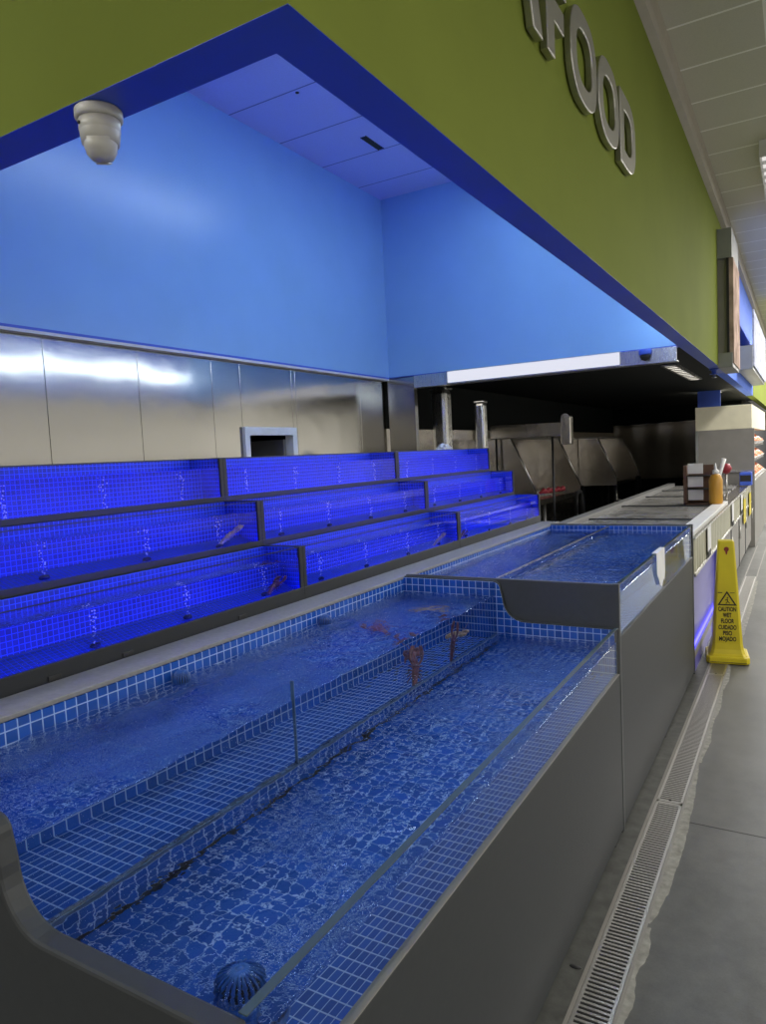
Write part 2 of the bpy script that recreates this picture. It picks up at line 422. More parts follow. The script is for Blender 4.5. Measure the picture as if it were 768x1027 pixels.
def wash_bin(name, label, y0, y1):
    o = thing(name, label, 'sink', (-3.3, (y0 + y1)/2, 0), 'steel wash bins')
    h = (y1 - y0)/2; zb, zt = 1.0, 1.77; xb, xf, xt = -.34, .35, .02
    for s in (-1, 1):
        y = s*h
        MB().prism([(xb, zb - .12), (xf, zb - .12), (xf, zb + .02), (xt, zt), (xb, zt)], y - .012, y + .012).build('side_panel', 'steel_k', o)
        MB().tube([(xf, y, zb + .02), (xt, y, zt)], .014).build('edge_bead', 'steel', o)
    MB().prism([(xb, zb), (xb + .03, zb), (xb + .03, zt), (xb, zt)], -h, h).build('back_panel', 'steel_k', o)
    MB().prism([(xb, zb - .02), (xf, zb - .05), (xf, zb - .12), (xb, zb - .12)], -h, h).build('trough', 'steel_k', o)
    MB().box(xb, xt + .03, -h, h*.55, zt, zt + .025).build('top_lip', 'steel', o, bevel=.008)
    for s in (-1, 1):
        for x in (xb + .05, xf - .05):
            MB().tube([(x, s*(h - .08), 0), (x, s*(h - .08), zb - .12)], .022).build('leg', 'frame', o)
    MB().tube([(.1, 0, zb - .12), (.1, 0, .55), (.2, 0, .5), (.34, 0, .5)], .03).build('drain_pipe', 'steel', o)
    MB().tube([(.36, h*.7, .62), (.36, h*.7, .85), (.36, h*.78, .93), (.36, h*.95, .93), (.36, h, .85), (.36, h, .6)], .03).build('hose', 'dark', o)
wash_bin('wash_bin', 'nearer steel wash bin with sloped side guards behind the stepped tanks', 8.9, 11.0)
wash_bin('wash_bin', 'farther steel wash bin with sloped side guards near the far kitchen wall', 13.5, 15.65)
# red fish left in the near bin
b = MB()
for k in range(5):
    a = random.random()*3
    b.tube([(-.05 + .03*k, -.4 + .13*k, .01), (.0 + .03*k, -.33 + .13*k, .045), (.04 + .02*k, -.24 + .13*k, .01)], [.015, .04, .01], 8)
q = b.build('fish_scraps', 'red', None, (-3.14, 10.1, .985)); tag(q, 'dark red fish scraps lying in the nearer steel wash bin', 'fish', kind='stuff')
# steel hood shelf above the near bin
o = thing('splash_shelf', 'raised steel splash shelf with a rounded end above the nearer wash bin', 'shelf', (-3.0, 8.8, 0))
MB().prism([(-.52, 1.775), (.42, 1.765), (.42, 1.945), (-.04, 1.955), (-.05, 1.94), (-.06, 1.957), (-.52, 1.965)], -.03, .03).build('shelf_panel', 'steel_k', o, bevel=.01)
pl = [(.42, 1.66), (.55, 1.66)] + [(.485 + .065*math.cos(a), 1.99 + .065*math.sin(a)) for a in [PI*k/10 for k in range(11)]]
MB().prism(pl, -.06, .06).build('rounded_end', 'steel_k', o, bevel=.012)
for x in (-.45, .3): MB().tube([(x, .0, 0), (x, .0, 1.78)], .014).build('leg', 'frame', o)
o = thing('kitchen_fill', 'added white fill lamp hidden behind the bulkhead over the kitchen aisle', 'light', (-2.3, 6.75, 2.42))  # added out of view to brighten the kitchen steel
MB().box(-.8, .8, -.1, .1, -.01, -.002).build('lens', 'grille_lens', o)
MB().box(-.83, .83, -.12, .12, -.002, 0).build('back_plate', 'white', o)
o = thing('kitchen_fill', 'added square fill lamp hidden behind the dark blue partition by the cream case', 'light', (-1.28, 12.95, 2.42))  # added behind the partition to light the far splash
MB().box(-.12, .12, -.12, .12, -.10, -.012).build('lens', 'fill_lens', o)
MB().box(-.14, .14, -.14, .14, -.012, 0).build('back_plate', 'white', o)
# lights of the kitchen ceiling: grille and a dome camera
o = thing('grille_light', 'slatted steel grille lamp in the kitchen ceiling beside the fascia', 'light', (-1.17, 8.9, 2.42))
for k in range(9): MB().box(-.05, .05, -.92 + .22*k, -.80 + .22*k, -.012, -.004).build('slat', 'steel', o)
MB().box(-.05, .05, -1, 1.05, -.003, -.001).build('lens', 'grille_lens', o)
MB().box(-.08, -.05, -1, 1.05, -.015, 0).box(.05, .08, -1, 1.05, -.015, 0).box(-.08, .08, -1.03, -1, -.015, 0).box(-.08, .08, 1.05, 1.08, -.015, 0).build('vent_frame', 'steel', o)

# ------------------------------------------------------------------ water
def water(name, x0, x1, y0, y1, zb, z, mat, parent, loc, amp=.004, step=.012, fr=14, seed=0):
    nx = max(2, int((x1 - x0)/step)); ny = max(2, int((y1 - y0)/step))
    v = []; f = []
    for j in range(ny + 1):
        for i in range(nx + 1):
            x = x0 + (x1 - x0)*i/nx; y = y0 + (y1 - y0)*j/ny
            h = amp*(noise.noise((x*fr, y*fr, seed)) + .6*noise.noise((x*fr*2.3, y*fr*2.3, seed + 5)) + .3*noise.noise((x*fr*5, y*fr*5, seed + 9)))
            v.append((x, y, z + h))
    W = nx + 1
    for j in range(ny):
        for i in range(nx): f.append((j*W + i, j*W + i + 1, (j + 1)*W + i + 1, (j + 1)*W + i))
    rim = [i for i in range(W)] + [j*W + nx for j in range(1, ny + 1)] + [ny*W + i for i in range(nx - 1, -1, -1)] + [j*W for j in range(ny - 1, 0, -1)]
    nb = len(v)
    v += [(v[i][0], v[i][1], zb) for i in rim]
    R = len(rim); side = []
    for k in range(R): side.append((rim[k], nb + k, nb + (k + 1) % R, rim[(k + 1) % R]))
    b = MB(); b.v = v
    b.f = f + side + [tuple(nb + k for k in range(R - 1, -1, -1))]
    b.m = [0]*len(b.f); b.sm = [True]*len(f) + [False]*(len(side) + 1)
    return b.build(name, mat, parent, loc)

# ------------------------------------------------------------------ ledge, front tanks
X0 = -.647; XB = -1.64; XL = -1.785
tag(box('counter_ledge', 'ledge', XL + .001, XB, .3, 5.47, 1.031, 1.045, bevel=.003), 'pale grey stone ledge running between the stepped blue tanks and the front tanks', 'ledge')

def profile(xb, xf, zh=1.045, zl=.87):
    """high at the back, an S sweep down to the low front"""
    p = [(xb, zh), (-1.215, zh)]
    for k in range(6):
        a = PI/2*k/5; p.append((-1.19 + .035*math.sin(a) - .0, zh - .035 + .035*math.cos(a)))
    for k in range(9):
        a = PI/2*k/8; p.append((-1.045 - .10*math.cos(a), zl + .10 - .10*math.sin(a)))
    p += [(xf, zl)]
    return p

def strainer(parent, c, r, post=0, name='drain_strainer'):
    b = MB(); x, y, z = c; n = 22
    for k in range(n):
        a = 2*PI*k/n; pts = []
        for j in range(9):
            t = -.45 + (PI/2 - .12 + .45)*j/8
            pts.append((x + r*math.cos(t)*math.cos(a), y + r*math.cos(t)*math.sin(a), z + r*math.sin(t)))
        b.tube(pts, r*.085, 5)
    o = b.build(name, 'blueplastic', parent); o['label'] = 'ribbed blue plastic drain strainer'
    b = MB(); b.lathe([(.0, -r*.6), (r*.8, -r*.6), (r*.82, -r*.2), (r*.6, r*.4), (r*.25, r*.78), (0, r*.82)], c, 20).build('strainer_core', 'seam', o)
    b = MB(); b.lathe([(r*.95, -r*.75), (r*1.05, -r*.7), (r*1.05, -r*.5), (r*.9, -r*.42)], c, 24)
    if post: b.lathe([(r*.8, -post), (r*.8, -r*.7)], c, 20)
    b.build('strainer_collar', 'blueplastic', o)
    b = MB(); b.lathe([(r*.22, r*.9), (r*.2, r*1.05), (r*.05, r*1.1)], c, 12).build('strainer_cap', 'blueplastic', o)

# --- near tank (low front)
Y0, Y1 = .66, 2.93
t1 = thing('seafood_tank', 'nearest grey seafood tank with low glass front and two blue tiled basins', 'tank', (-1.15, 1.8, 0), 'tiled front tanks')
L1 = (1.15, -1.8, 0)
pr1 = profile(XB, X0)
pb = [(XB - .02, 0), (X0, 0)]
MB().prism(list(reversed(pr1)) + [(XB, 0), (X0, 0)], Y0 - .035, Y0 + .005).build('end_panel', 'grey', t1, L1, .006)
MB().prism(list(reversed(pr1)) + [(XB, 0), (X0, 0)], Y1 - .004, Y1 + .012).build('end_panel', 'grey', t1, L1, .003)
MB().box(X0 - .03, X0, Y0, Y1, .012, .678).build('front_panel', 'grey', t1, L1, .003)
MB().box(X0 - .06, X0 - .02, Y0, Y1, 0, .012).build('toe_kick', 'seam', t1, L1)
MB().box(X0 - .016, X0 - .002, Y0 + .005, Y1 - .004, .678, .872).build('front_glass', 'glass', t1, L1)
MB().box(X0 - .0165, X0 - .0015, Y0 + .005, Y1 - .004, .872, .8745).build('glass_rim', 'glass_edge', t1, L1)
MB().box(X0 - .03, X0 + .0006, Y0, Y1, .678, .681).build('sill_bead', 'panelgrey', t1, L1)
# tiled shell of the two basins
FZ, BZ, DX = .674, .786, -1.172
b = MB()
b.box(DX, X0 - .016, Y0 + .005, Y1 - .004, FZ - .06, FZ)           # front floor
b.box(XB - .02, DX, Y0 + .005, Y1 - .004, FZ - .06, BZ)            # back floor and step
b.box(XB - .02, XB, Y0 + .005, Y1 - .004, BZ, 1.03)                # back wall
b.build('tile_basin', 'tile', t1, L1)
pw = profile(XB, X0 - .016, 1.040, .865)
MB().prism(list(reversed(pw)) + [(XB, BZ - .02), (DX, FZ - .02), (X0 - .016, FZ - .02)], Y1 - .012, Y1 - .0045).build('tile_end_wall', 'tile', t1, L1)
MB().box(XB, X0 - .016, Y0 + .0055, Y0 + .012, FZ - .02, .795).build('tile_end_wall', 'tile', t1, L1)
for a, c in ((Y0 + .012, 1.46), (1.464, Y1 - .012)):
    MB().box(DX - .012, DX - .002, a, c, BZ - .005, 1.032).build('divider_glass', 'glass', t1, L1)
MB().box(DX - .016, DX + .0005, Y0 + .012, Y1 - .012, BZ - .004, BZ + .008).build('divider_channel', 'joint', t1, L1)
MB().box(DX - .002, DX + .007, Y0 + .012, Y1 - .012, FZ - .004, FZ + .009).build('seal_bead', 'dark', t1, L1)
MB().box(DX - .0125, DX - .0015, 1.4605, 1.4635, BZ, 1.032).build('divider_joint', 'joint', t1, L1)
water('water', DX - .006, X0 - .009, Y0 + .008, Y1 - .008, FZ - .004, .812, 'water', t1, L1, .0035, .011, 16, 1)
water('water', XB - .004, DX - .007, Y0 + .008, Y1 - .008, BZ - .004, .978, 'water', t1, L1, .0085, .012, 8, 3)
hold = bpy.data.objects.new('x', None)
def at1(c): return (c[0] + L1[0], c[1] + L1[1], c[2])
strainer(t1, at1((-.775, .785, .775)), .040, .1)
strainer(t1, at1((-1.605, 1.47, .985)), .026)
strainer(t1, at1((-1.605, 2.22, .99)), .024)
MB().tube([at1((-1.60, 1.16, .86)), at1((-1.60, 1.22, .9)), at1((-1.57, 1.62, .9))], .014).build('inlet_pipe', 'blueplastic', t1)
MB().box(X0 - .012, X0 - .002, 2.80, 2.86, 0, .02).build('foot', 'dark', t1, L1)

# --- second tank (level top)
Y2, Y3 = 2.945, 5.25
t2 = thing('seafood_tank', 'second grey seafood tank standing taller beyond the nearest tank', 'tank', (-1.15, 4.1, 0), 'tiled front tanks')
L2 = (1.15, -4.1, 0)
MB().box(XB + .0005, X0, Y2, Y2 + .02, 0, 1.05).build('end_panel', 'grey_dark', t2, L2, .002)
MB().box(XB + .0005, X0, Y3 - .015, Y3, 0, 1.05).build('end_panel', 'grey_dark', t2, L2, .002)
MB().box(X0 - .03, X0, Y2, Y3, .012, .828).build('front_panel', 'grey', t2, L2, .003)
MB().box(X0 - .06, X0 - .02, Y2, Y3, 0, .012).build('toe_kick', 'seam', t2, L2)
MB().box(X0 - .016, X0 - .002, Y2 + .02, Y3 - .015, .828, 1.045).build('front_glass', 'glass', t2, L2)
MB().box(X0 - .0165, X0 - .0015, Y2 + .02, Y3 - .015, 1.045, 1.048).build('glass_rim', 'glass_edge', t2, L2)
MB().box(X0 - .022, X0 + .002, Y2 - .004, Y2 + .018, 0, 1.052).build('corner_post', 'grey_dark', t2, L2)
MB().box(X0 - .022, X0 + .002, Y3 - .02, Y3 + .004, 0, 1.052).build('corner_post', 'frame', t2, L2)
b = MB(); z2 = .824
b.box(XB, X0 - .016, Y2 + .02, Y3 - .015, z2 - .05, z2); b.box(XB - .02, XB, Y2 + .02, Y3 - .015, z2 - .05, 1.03)
b.box(XB, X0 - .016, Y3 - .022, Y3 - .015, z2, 1.04); b.box(XB, X0 - .016, Y2 + .02, Y2 + .027, z2, 1.04)
b.build('tile_basin', 'tile', t2, L2)
MB().box(-1.222, -1.208, Y2 + .027, Y3 - .022, z2, 1.03).build('divider_glass', 'glass', t2, L2)
MB().box(-1.223, -1.207, Y2 + .027, Y3 - .022, 1.03, 1.034).build('divider_rim', 'steel', t2, L2)
water('water', -1.214, X0 - .009, Y2 + .022, Y3 - .017, z2 - .004, 1.002, 'water', t2, L2, .004, .014, 14, 7)
water('water', XB - .004, -1.216, Y2 + .022, Y3 - .017, z2 - .004, 1.006, 'water', t2, L2, .004, .014, 14, 11)
MB().box(X0 - .012, X0 - .002, 4.02, 4.08, 0, .02).build('foot', 'dark', t2, L2)

# paper tag over the glass of the second tank
o = thing('price_tag', 'torn white paper tag hanging over the second tank glass', 'tag', (X0, 3.95, 1.04), 'paper tags')
b = MB(); secs = []
pl = [(-.13, .012), (.12, .010), (.125, -.12), (.10, -.165), (.07, -.15), (.02, -.185), (-.04, -.165), (-.07, -.13), (-.12, -.10)]
MB().prism(pl, .001, .0028, 'x').build('sheet', 'paper', o)
MB().prism([(-.13, .012), (.12, .010), (.12, .0125), (-.13, .0145)], -.022, .0028, 'x').build('fold', 'paper', o)

# ------------------------------------------------------------------ stepped blue tanks
tiers = [(-1.79, 1.04, 1.093, 1.265, 'lowest'), (-2.0, 1.262, 1.286, 1.458, 'middle'), (-2.2, 1.455, 1.478, 1.65, 'top')]
ys = [.78, 2.34, 3.91, 5.46]
where = ['left', 'centre', 'right']
# plinth that carries them
for (xa_, z0_, z1_, rn) in ((XL - .006, 0, 1.04, 'lowest'), (-2.0025, 1.041, 1.262, 'middle'), (-2.2075, 1.263, 1.455, 'top')):
    o = box('tank_plinth', 'frame', -2.42, xa_, .76, 5.46, z0_, z1_)
    tag(o, f'dark base carrying the {rn} row of blue tanks', 'plinth', 'tank plinths')
def bubbles(x, y, z0, z1, rnd):
    b = MB()
    for k in range(26):
        z = z0 + (z1 - z0)*rnd.random(); s = .006 + .012*(z - z0)/(z1 - z0)
        r = .0012 + .002*rnd.random()
        cx, cy = x + rnd.gauss(0, s*.5), y + rnd.gauss(0, s*.6)
        b.lathe([(0, -r), (r*.8, -r*.6), (r, 0), (r*.8, r*.6), (0, r)], (cx, cy, z), 6)
    return b
rnd = random.Random(3)
for ti, (xf, zb, zg, zt, tn) in enumerate(tiers):
    for k in range(3):
        y0, y1 = ys[k], ys[k + 1]
        ins = (-.0)
        o = thing('display_tank', f'{where[k]} blue lit glass tank of the {tn} row', 'tank', (xf, (y0 + y1)/2, zb), 'stepped blue tanks')
        l = (-xf, -(y0 + y1)/2, -zb)
        xb = xf - .195
        zw = zt - .045; FL = .026 if ti == 0 else .004
        def fz(x): return zb + FL + (xf - .012 - x)/(.163)*((zg + .016 if ti < 2 else zb + FL) - zb - FL)
        MB().box(xf - .012, xf, y0, y1, zb, zg).build('base_bar', 'frame', o, l, .002)
        if ti == 0:
            if k == 0:
                for yy in (1.18, 1.43, 1.95): MB().box(xf - .001, xf + .004, yy - .02, yy + .02, zb + .0055, zb + .020).build('clip', 'dark', o, l, .002)
        MB().box(xf - .012, xf, y1 - .022, y1 - .0005, zg, zt).build('post', 'frame', o, l, .002)
        MB().box(xf - .012, xf, y0 + .0005, y0 + .022, zg, zt).build('post', 'frame', o, l, .002)
        MB().box(xf - .009, xf - .003, y0 + .022, y1 - .022, zg, zt - .004).build('front_glass', 'glass_tier', o, l)
        MB().box(xf - .010, xf - .002, y0 + .022, y1 - .022, zt - .004, zt - .001).build('glass_rim', 'frame', o, l)
        b = MB()
        zf = zg + .016 if ti < 2 else zb + FL
        b.prism([(xb, zb), (xf - .012, zb), (xf - .012, zb + FL), (xb + .02, zf), (xb, zf)], y0 + .001, y1 - .001)
        b.box(xb - .012, xb, y0 + .001, y1 - .001, zb, zt - .004)
        b.box(xb, xf - .012, y0 + .001, y0 + .012, zb + FL, zt - .004); b.box(xb, xf - .012, y1 - .012, y1 - .001, zb + FL, zt - .004)
        b.build('tile_liner', 'tile_tier', o, l)
        for e0, e1 in ((y0 + .001, y0 + .012), (y1 - .012, y1 - .001)): MB().box(xb - .012, xf - .012, e0, e1, zt - .004, zt).build('top_rim', 'frame', o, l)
        if ti == 2: MB().box(xb - .012, xb, y0 + .012, y1 - .012, zt - .004, zt).build('back_rim', 'frame', o, l)
        # led strips on the inner side of the front bar and glass top rail
        if zg - zb > .04: MB().box(xf - .018, xf - .0125, y0 + .03, y1 - .03, zg - .017, zg - .003).build('led_strip', 'led', o, l)
        else: MB().box(xf - .018, xf - .0125, y0 + .03, y1 - .03, zb + FL + .001, zg - .003).build('led_strip', 'led', o, l)
        water('water', xb - .004, xf - .006, y0 + .006, y1 - .006, zb + FL - .003, zw, 'water_tier', o, l, .0022, .02, 16, ti*10 + k)
        n = 4
        for q in range(n):
            ya = y0 + (y1 - y0)*(q + .45 + .1*rnd.random())/n; xa = xf - .10 + .02*rnd.random()
            st = MB().lathe([(.0, 0), (.016, 0), (.019, .006), (.014, .012), (0, .014)], (xa, ya, fz(xa)), 14).build('air_stone', 'dark', o, l)
            bb = bubbles(xa, ya, fz(xa) + .015, zw - .01, rnd).build('bubbles', 'bag', st); bb['kind'] = 'stuff'

# bolt heads along the lowest bar
for i, y in enumerate((1.18, 1.43, 1.9, 2.6)):
    pass

# ------------------------------------------------------------------ animals
def lobster_mesh(name):
    J = [(0, 0, 0), (.035, 0, .004), (.06, 0, .006), (.078, 0, .006), (-.03, 0, 0), (-.055, 0, -.001), (-.08, 0, -.004), (-.10, 0, -.008), (-.125, 0, -.010), (-.12, .02, -.010), (-.12, -.02, -.010)]
    Rr = [.034, .033, .024, .010, .031, .028, .024, .018, .014, .012, .012]
    E = [(0, 1), (1, 2), (2, 3), (0, 4), (4, 5), (5, 6), (6, 7), (7, 8), (7, 9), (7, 10)]
    def chain(root, pts):
        p = root
        for (x, y, z, r) in pts:
            J.append((x, y, z)); Rr.append(r); E.append((p, len(J) - 1)); p = len(J) - 1
        return p
    for s in (1, -1):
        c = chain(1, [(.055, s*.03, 0, .010), (.085, s*.058, .003, .012), (.115, s*.055, .005, .024), (.145, s*.042, .006, .020), (.172, s*.022, .006, .004)])
        chain(c - 1, [(.160, s*.05, .006, .008), (.176, s*.04, .006, .003)])
        for k, x in enumerate((.03, .012, -.006, -.022)):
            chain(1 if k < 2 else 0, [(x, s*.03, .004, .005), (x + .012 - .012*k, s*.055, .006, .004), (x + .018 - .018*k, s*.07, -.018, .0025)])
        chain(2, [(.085, s*.012, .014, .0025), (.13, s*.045, .045, .0018), (.15, s*.09, .075, .0015)])
    me = bpy.data.meshes.new(name); me.from_pydata(J, E, []); o = bpy.data.objects.new(name, me); COL.objects.link(o)
    sk = o.modifiers.new('skin', 'SKIN'); sk.use_smooth_shade = True
    for i, v in enumerate(me.skin_vertices[0].data):
        v.radius = (Rr[i], Rr[i]*.8); v.use_root = (i == 0)
    ss = o.modifiers.new('sub', 'SUBSURF'); ss.levels = 1; ss.render_levels = 1
    dg = bpy.context.evaluated_depsgraph_get()
    m2 = bpy.data.meshes.new_from_object(o.evaluated_get(dg)); bpy.data.objects.remove(o)
    for p in m2.polygons: p.use_smooth = True
    return m2
LM = lobster_mesh('lobster'); LM.materials.clear(); LM.materials.append(M['lobster'])
LP = LM.copy(); LP.materials.clear(); LP.materials.append(M['lobster_pale'])
def lobster(label, loc, rot, sc, mesh=LM):
    o = bpy.data.objects.new('lobster', mesh); COL.objects.link(o)
    o.location = loc; o.rotation_euler = rot; o.scale = (sc,)*3
    return tag(o, label, 'lobster', 'live lobsters')
lobster('bulky red brown lobster against the divider glass of the nearest tank', (-1.235, 2.20, .835), (.3, -.9, 2.2), .62)
lobster('red lobster rearing up near the far end of the nearest tank', (-1.235, 2.52, .855), (.2, -1.2, 1.3), .55)
lobster('reddish lobster under rippled water in the middle of the back basin', (-1.44, 2.36, .84), (0, 0, 2.5), .7)
lobster('pale tan lobster under water by the far tile wall of the back basin', (-1.43, 2.72, .84), (0, 0, .4), .6, LP)
lobster('dark red lobster in the right corner of the lowest left tank', (-1.89, 2.22, 1.115), (0, -.3, 1.9), .5)
lobster('pinkish lobster in the right corner of the middle left tank', (-2.10, 2.20, 1.318), (0, -.45, 1.3), .5, LP)
lobster('small pale lobster in the right part of the lowest centre tank', (-1.88, 3.70, 1.115), (0, -.4, 1.2), .5, LP)
lobster('dark lobster just inside the left post of the lowest right tank', (-1.86, 4.02, 1.11), (0, -.2, 1.8), .5)

# ------------------------------------------------------------------ steel letters on the fascia
def ell(cy, cz, ry, rz, n=40, p=2.6):
    out = []
    for k in range(n):
        a = 2*PI*k/n; c, s = math.cos(a), math.sin(a)
        out.append((cy + ry*abs(c)**(2/p)*(1 if c >= 0 else -1), cz + rz*abs(s)**(2/p)*(1 if s >= 0 else -1)))
    return out
lz0, lz1 = 2.99, 3.338; xa, xc = FX1 + .004, FX1 + .032; sw = .082
def letter(ch, label, mb, yc):
    o = thing('sign_letter', label, 'letter', (FX1, yc, lz0), 'steel sign letters')
    mb.v = [(x, y*.985, 1.62 + (z - 1.62)*.97) for x, y, z in mb.v]
    mb.build('letter_body', 'letter', o, (-FX1, -yc, -lz0), .004)
    b = MB()
    return o
def pins(o, yc, pts):
    b = MB()
    for (y, z) in [(q[0]*.985, 1.62 + (q[1] - 1.62)*.97) for q in pts]: b.tube([(FX1 - .002, y, z), (xa + .004, y, z)], .006, 8)
    b.build('standoff', 'steel', o, (-FX1, -yc, -lz0))
zc = (lz0 + lz1)/2
b = MB(); b.prism([(2.05, lz0), (2.14, lz0), (2.17, lz0 + .085), (2.30, lz0 + .085), (2.33, lz0), (2.425, lz0), (2.295, lz1), (2.18, lz1)], xa, xc, 'x')
pins(letter('A', 'brushed steel letter A, first of the sign letters in view', b, 2.24), 2.24, [(2.1, lz0 + .04), (2.38, lz0 + .04), (2.24, lz1 - .04)])
b = MB(); b.prism([(2.475, lz0), (2.56, lz0), (2.56, zc - .045), (2.68, zc - .045), (2.68, zc + .035), (2.56, zc + .035), (2.56, lz1 - .08), (2.72, lz1 - .08), (2.72, lz1), (2.475, lz1)], xa, xc, 'x')
pins(letter('F', 'brushed steel letter F on the green fascia', b, 2.6), 2.6, [(2.517, lz0 + .04), (2.517, lz1 - .04)])
for cy, lab in ((2.965, 'brushed steel letter O beside the letter F'), (3.385, 'brushed steel letter O beside the letter D')):
    b = MB(); b.ring(ell(cy, zc, .196, .178), ell(cy, zc, .115, .104), xa, xc, 'x')
    pins(letter('O', lab, b, cy), cy, [(cy, lz0 + .035), (cy, lz1 - .035)])
n = 40; cy0, cy1 = 3.61, 3.965
out = [(cy0, lz0)]; inn = [(cy0 + .085, lz0 + .08)]
for k in range(n):
    a = -PI/2 + PI*k/(n - 1); c, s = math.cos(a), math.sin(a)
    out.append((cy0 + .15 + (cy1 - cy0 - .15)*abs(c)**.75, zc + .174*(abs(s)**.75)*(1 if s > 0 else -1)))
    inn.append((cy0 + .16 + (cy1 - cy0 - .245)*abs(c)**.75, zc + .098*(abs(s)**.75)*(1 if s > 0 else -1)))
out.append((cy0, lz1)); inn.append((cy0 + .085, lz1 - .08))
b = MB(); b.ring(out, inn, xa, xc, 'x')
pins(letter('D', 'brushed steel letter D, last letter on the green fascia', b, 3.79), 3.79, [(3.65, lz0 + .04), (3.65, lz1 - .04)])

# ------------------------------------------------------------------ cameras, vents
o = thing('security_camera', 'off white turret security camera under the near corner of the soffit', 'camera', (-1.315, 1.085, ZS)); o.scale = (.93, .93, .93)
MB().lathe([(.050, 0), (.054, -.004), (.054, -.020), (.050, -.026)], (0, 0, 0), 40).build('flange', 'offwhite', o)
MB().lathe([(.0475, -.026), (.0465, -.048), (.0455, -.05), (.0455, -.052), (.0455, -.054), (.042, -.078), (.036, -.08)], (0, 0, 0), 40).build('body', 'offwhite', o)
e = MB(); e.lathe([(.0, -.04), (.022, -.035), (.034, -.02), (.038, 0), (.034, .02), (.0, .03)], (0, 0, 0), 32)
e = e.build('eyeball', 'offwhite', o, (.004, -.004, -.080)); e.rotation_euler = (.35, .3, 0)
MB().lathe([(.020, -.0385), (.016, -.041), (0, -.0415)], (0, 0, 0), 24).build('lens', 'offwhite', e)
MB().tube([(-.012, -.0465, -.04), (-.012, -.0485, -.04)], .004, 12).build('screw', 'dark', o)
o = thing('security_camera', 'small dark dome camera under the steel edge of the bulkhead', 'camera', (-1.10, 6.17, 2.30))
MB().lathe([(.045, .09), (.05, .08), (.05, .05), (.045, .045)], (0, 0, 0), 24).build('flange', 'soffit', o)
MB().lathe([(.04, .045), (.042, .03), (.032, .008), (.0, -.004)], (0, 0, 0), 24).build('dome', 'dark', o)
o = thing('sprinkler', 'small sprinkler head under the far fascia soffit', 'sprinkler', (-.82, 8.6, ZS))
MB().lathe([(.05, 0), (.05, -.01), (.03, -.015), (.02, -.05), (.045, -.055), (.045, -.06)], (0, 0, 0), 20).build('sprinkler_head', 'soffit', o)
MB().lathe([(.012, -.06), (.012, -.09), (.03, -.095), (0, -.1)], (0, 0, 0), 14).build('deflector', 'steel', o)
o = thing('ceiling_slot', 'short black slot diffuser in the alcove ceiling', 'vent', (-2.945, 5.07, ZC))
MB().box(-.022, .022, -.135, .135, -.004, .0).build('slot', 'dark', o)
MB().box(-.026, -.022, -.14, .14, -.006, 0).box(.022, .026, -.14, .14, -.006, 0).build('slot_frame', 'seam', o)
o = MB().lathe([(.014, 0), (.012, -.004), (0, -.006)], (0, 0, 0), 14).build('ceiling_plug', 'dark', None, (-2.953, 4.098, ZC)); tag(o, 'tiny black plug in the alcove ceiling seam', 'plug')

# ------------------------------------------------------------------ sign boxes
o = thing('sign_box', 'tall grey light box sign at the far end of the green fascia', 'sign', (FX1, 8.75, 2.38), 'light boxes')
l = (-FX1, -8.75, -2.38)
MB().box(FX1, FX1 + .14, 8.32, 9.2, 3.50, 3.80).build('header', 'boxgrey', o, l, .004)
MB().box(FX1, FX1 + .14, 8.32, 9.2, 2.38, 2.53).build('sill', 'boxgrey', o, l, .004)
MB().box(FX1, FX1 + .085, 8.36, 9.2, 2.53, 3.50).build('side_panel', 'panelgrey', o, l)
MB().box(FX1 + .085, FX1 + .11, 8.33, 9.2, 2.5, 3.52).build('poster_frame', 'seam', o, l)
MB().box(FX1 + .11, FX1 + .15, 8.34, 9.2, 2.42, 3.50).build('poster', 'poster', o, l)
o = thing('sign_box', 'low grey light box sign on the blue fascia behind the tall one', 'sign', (FX1, 12.0, 2.56), 'light boxes')
l = (-FX1, -12.0, -2.56)
MB().box(FX1, FX1 + .19, 10.9, 14.4, 2.56, 2.88).build('housing', 'boxgrey', o, l, .004)
MB().box(FX1 + .19, FX1 + .21, 10.92, 14.4, 2.60, 3.35).build('poster', 'poster_cool', o, l)

# ------------------------------------------------------------------ ice counter beyond the tanks
c = thing('ice_counter', 'long steel ice counter with glass front beyond the tiled tanks', 'counter', (-1.2, 8.5, 0))
l = (1.2, -8.5, 0); CY0, CY1 = 5.30, 11.8
MB().box(-1.79, X0 - .03, CY0, CY1, .86, .93).build('bed', 'steel_k', c, l)
b = MB()
for y in (6.6, 8.0, 9.4, 10.6): b.box(-1.7, X0 - .16, y - .012, y + .012, .93, .955)
b.build('pan_divider', 'frame', c, l)
for i, (ya, yb) in enumerate(((CY0, 6.59), (6.61, 7.99), (8.01, 9.39), (9.41, 10.59), (10.61, CY1))):
    MB().box(-1.68, X0 - .17, ya + .02, yb - .02, .93, .945).build('pan', 'pan', c, l, .004)
MB().box(-1.80, -1.70, CY0, CY1, .93, .985).build('back_rail', 'ledge', c, l, .004)
MB().box(X0 - .15, X0 - .035, CY0 + .05, 8.4, .93, .965).build('price_rail', 'white', c, l, .003)
MB().box(X0 - .002, X0 + .012, CY0, CY1, .938, .952).build('top_rail', 'steel', c, l, .003)
MB().box(X0 - .002, X0 + .010, CY0, CY1, .675, .70).build('mid_rail', 'steel', c, l, .003)
b = MB(); pts = [(X0 - .012, CY0), (X0 - .012, CY1)]; y = CY1; pts.append((X0, CY1))
while y > CY0 + .15:
    y -= .14; pts += [(X0, y + .012), (X0 - .003, y + .010), (X0 - .003, y - .010), (X0, y - .012)]
pts.append((X0, CY0)); b.prism(pts, .69, .945, 'z'); b.build('upper_front', 'front_cream', c, l)
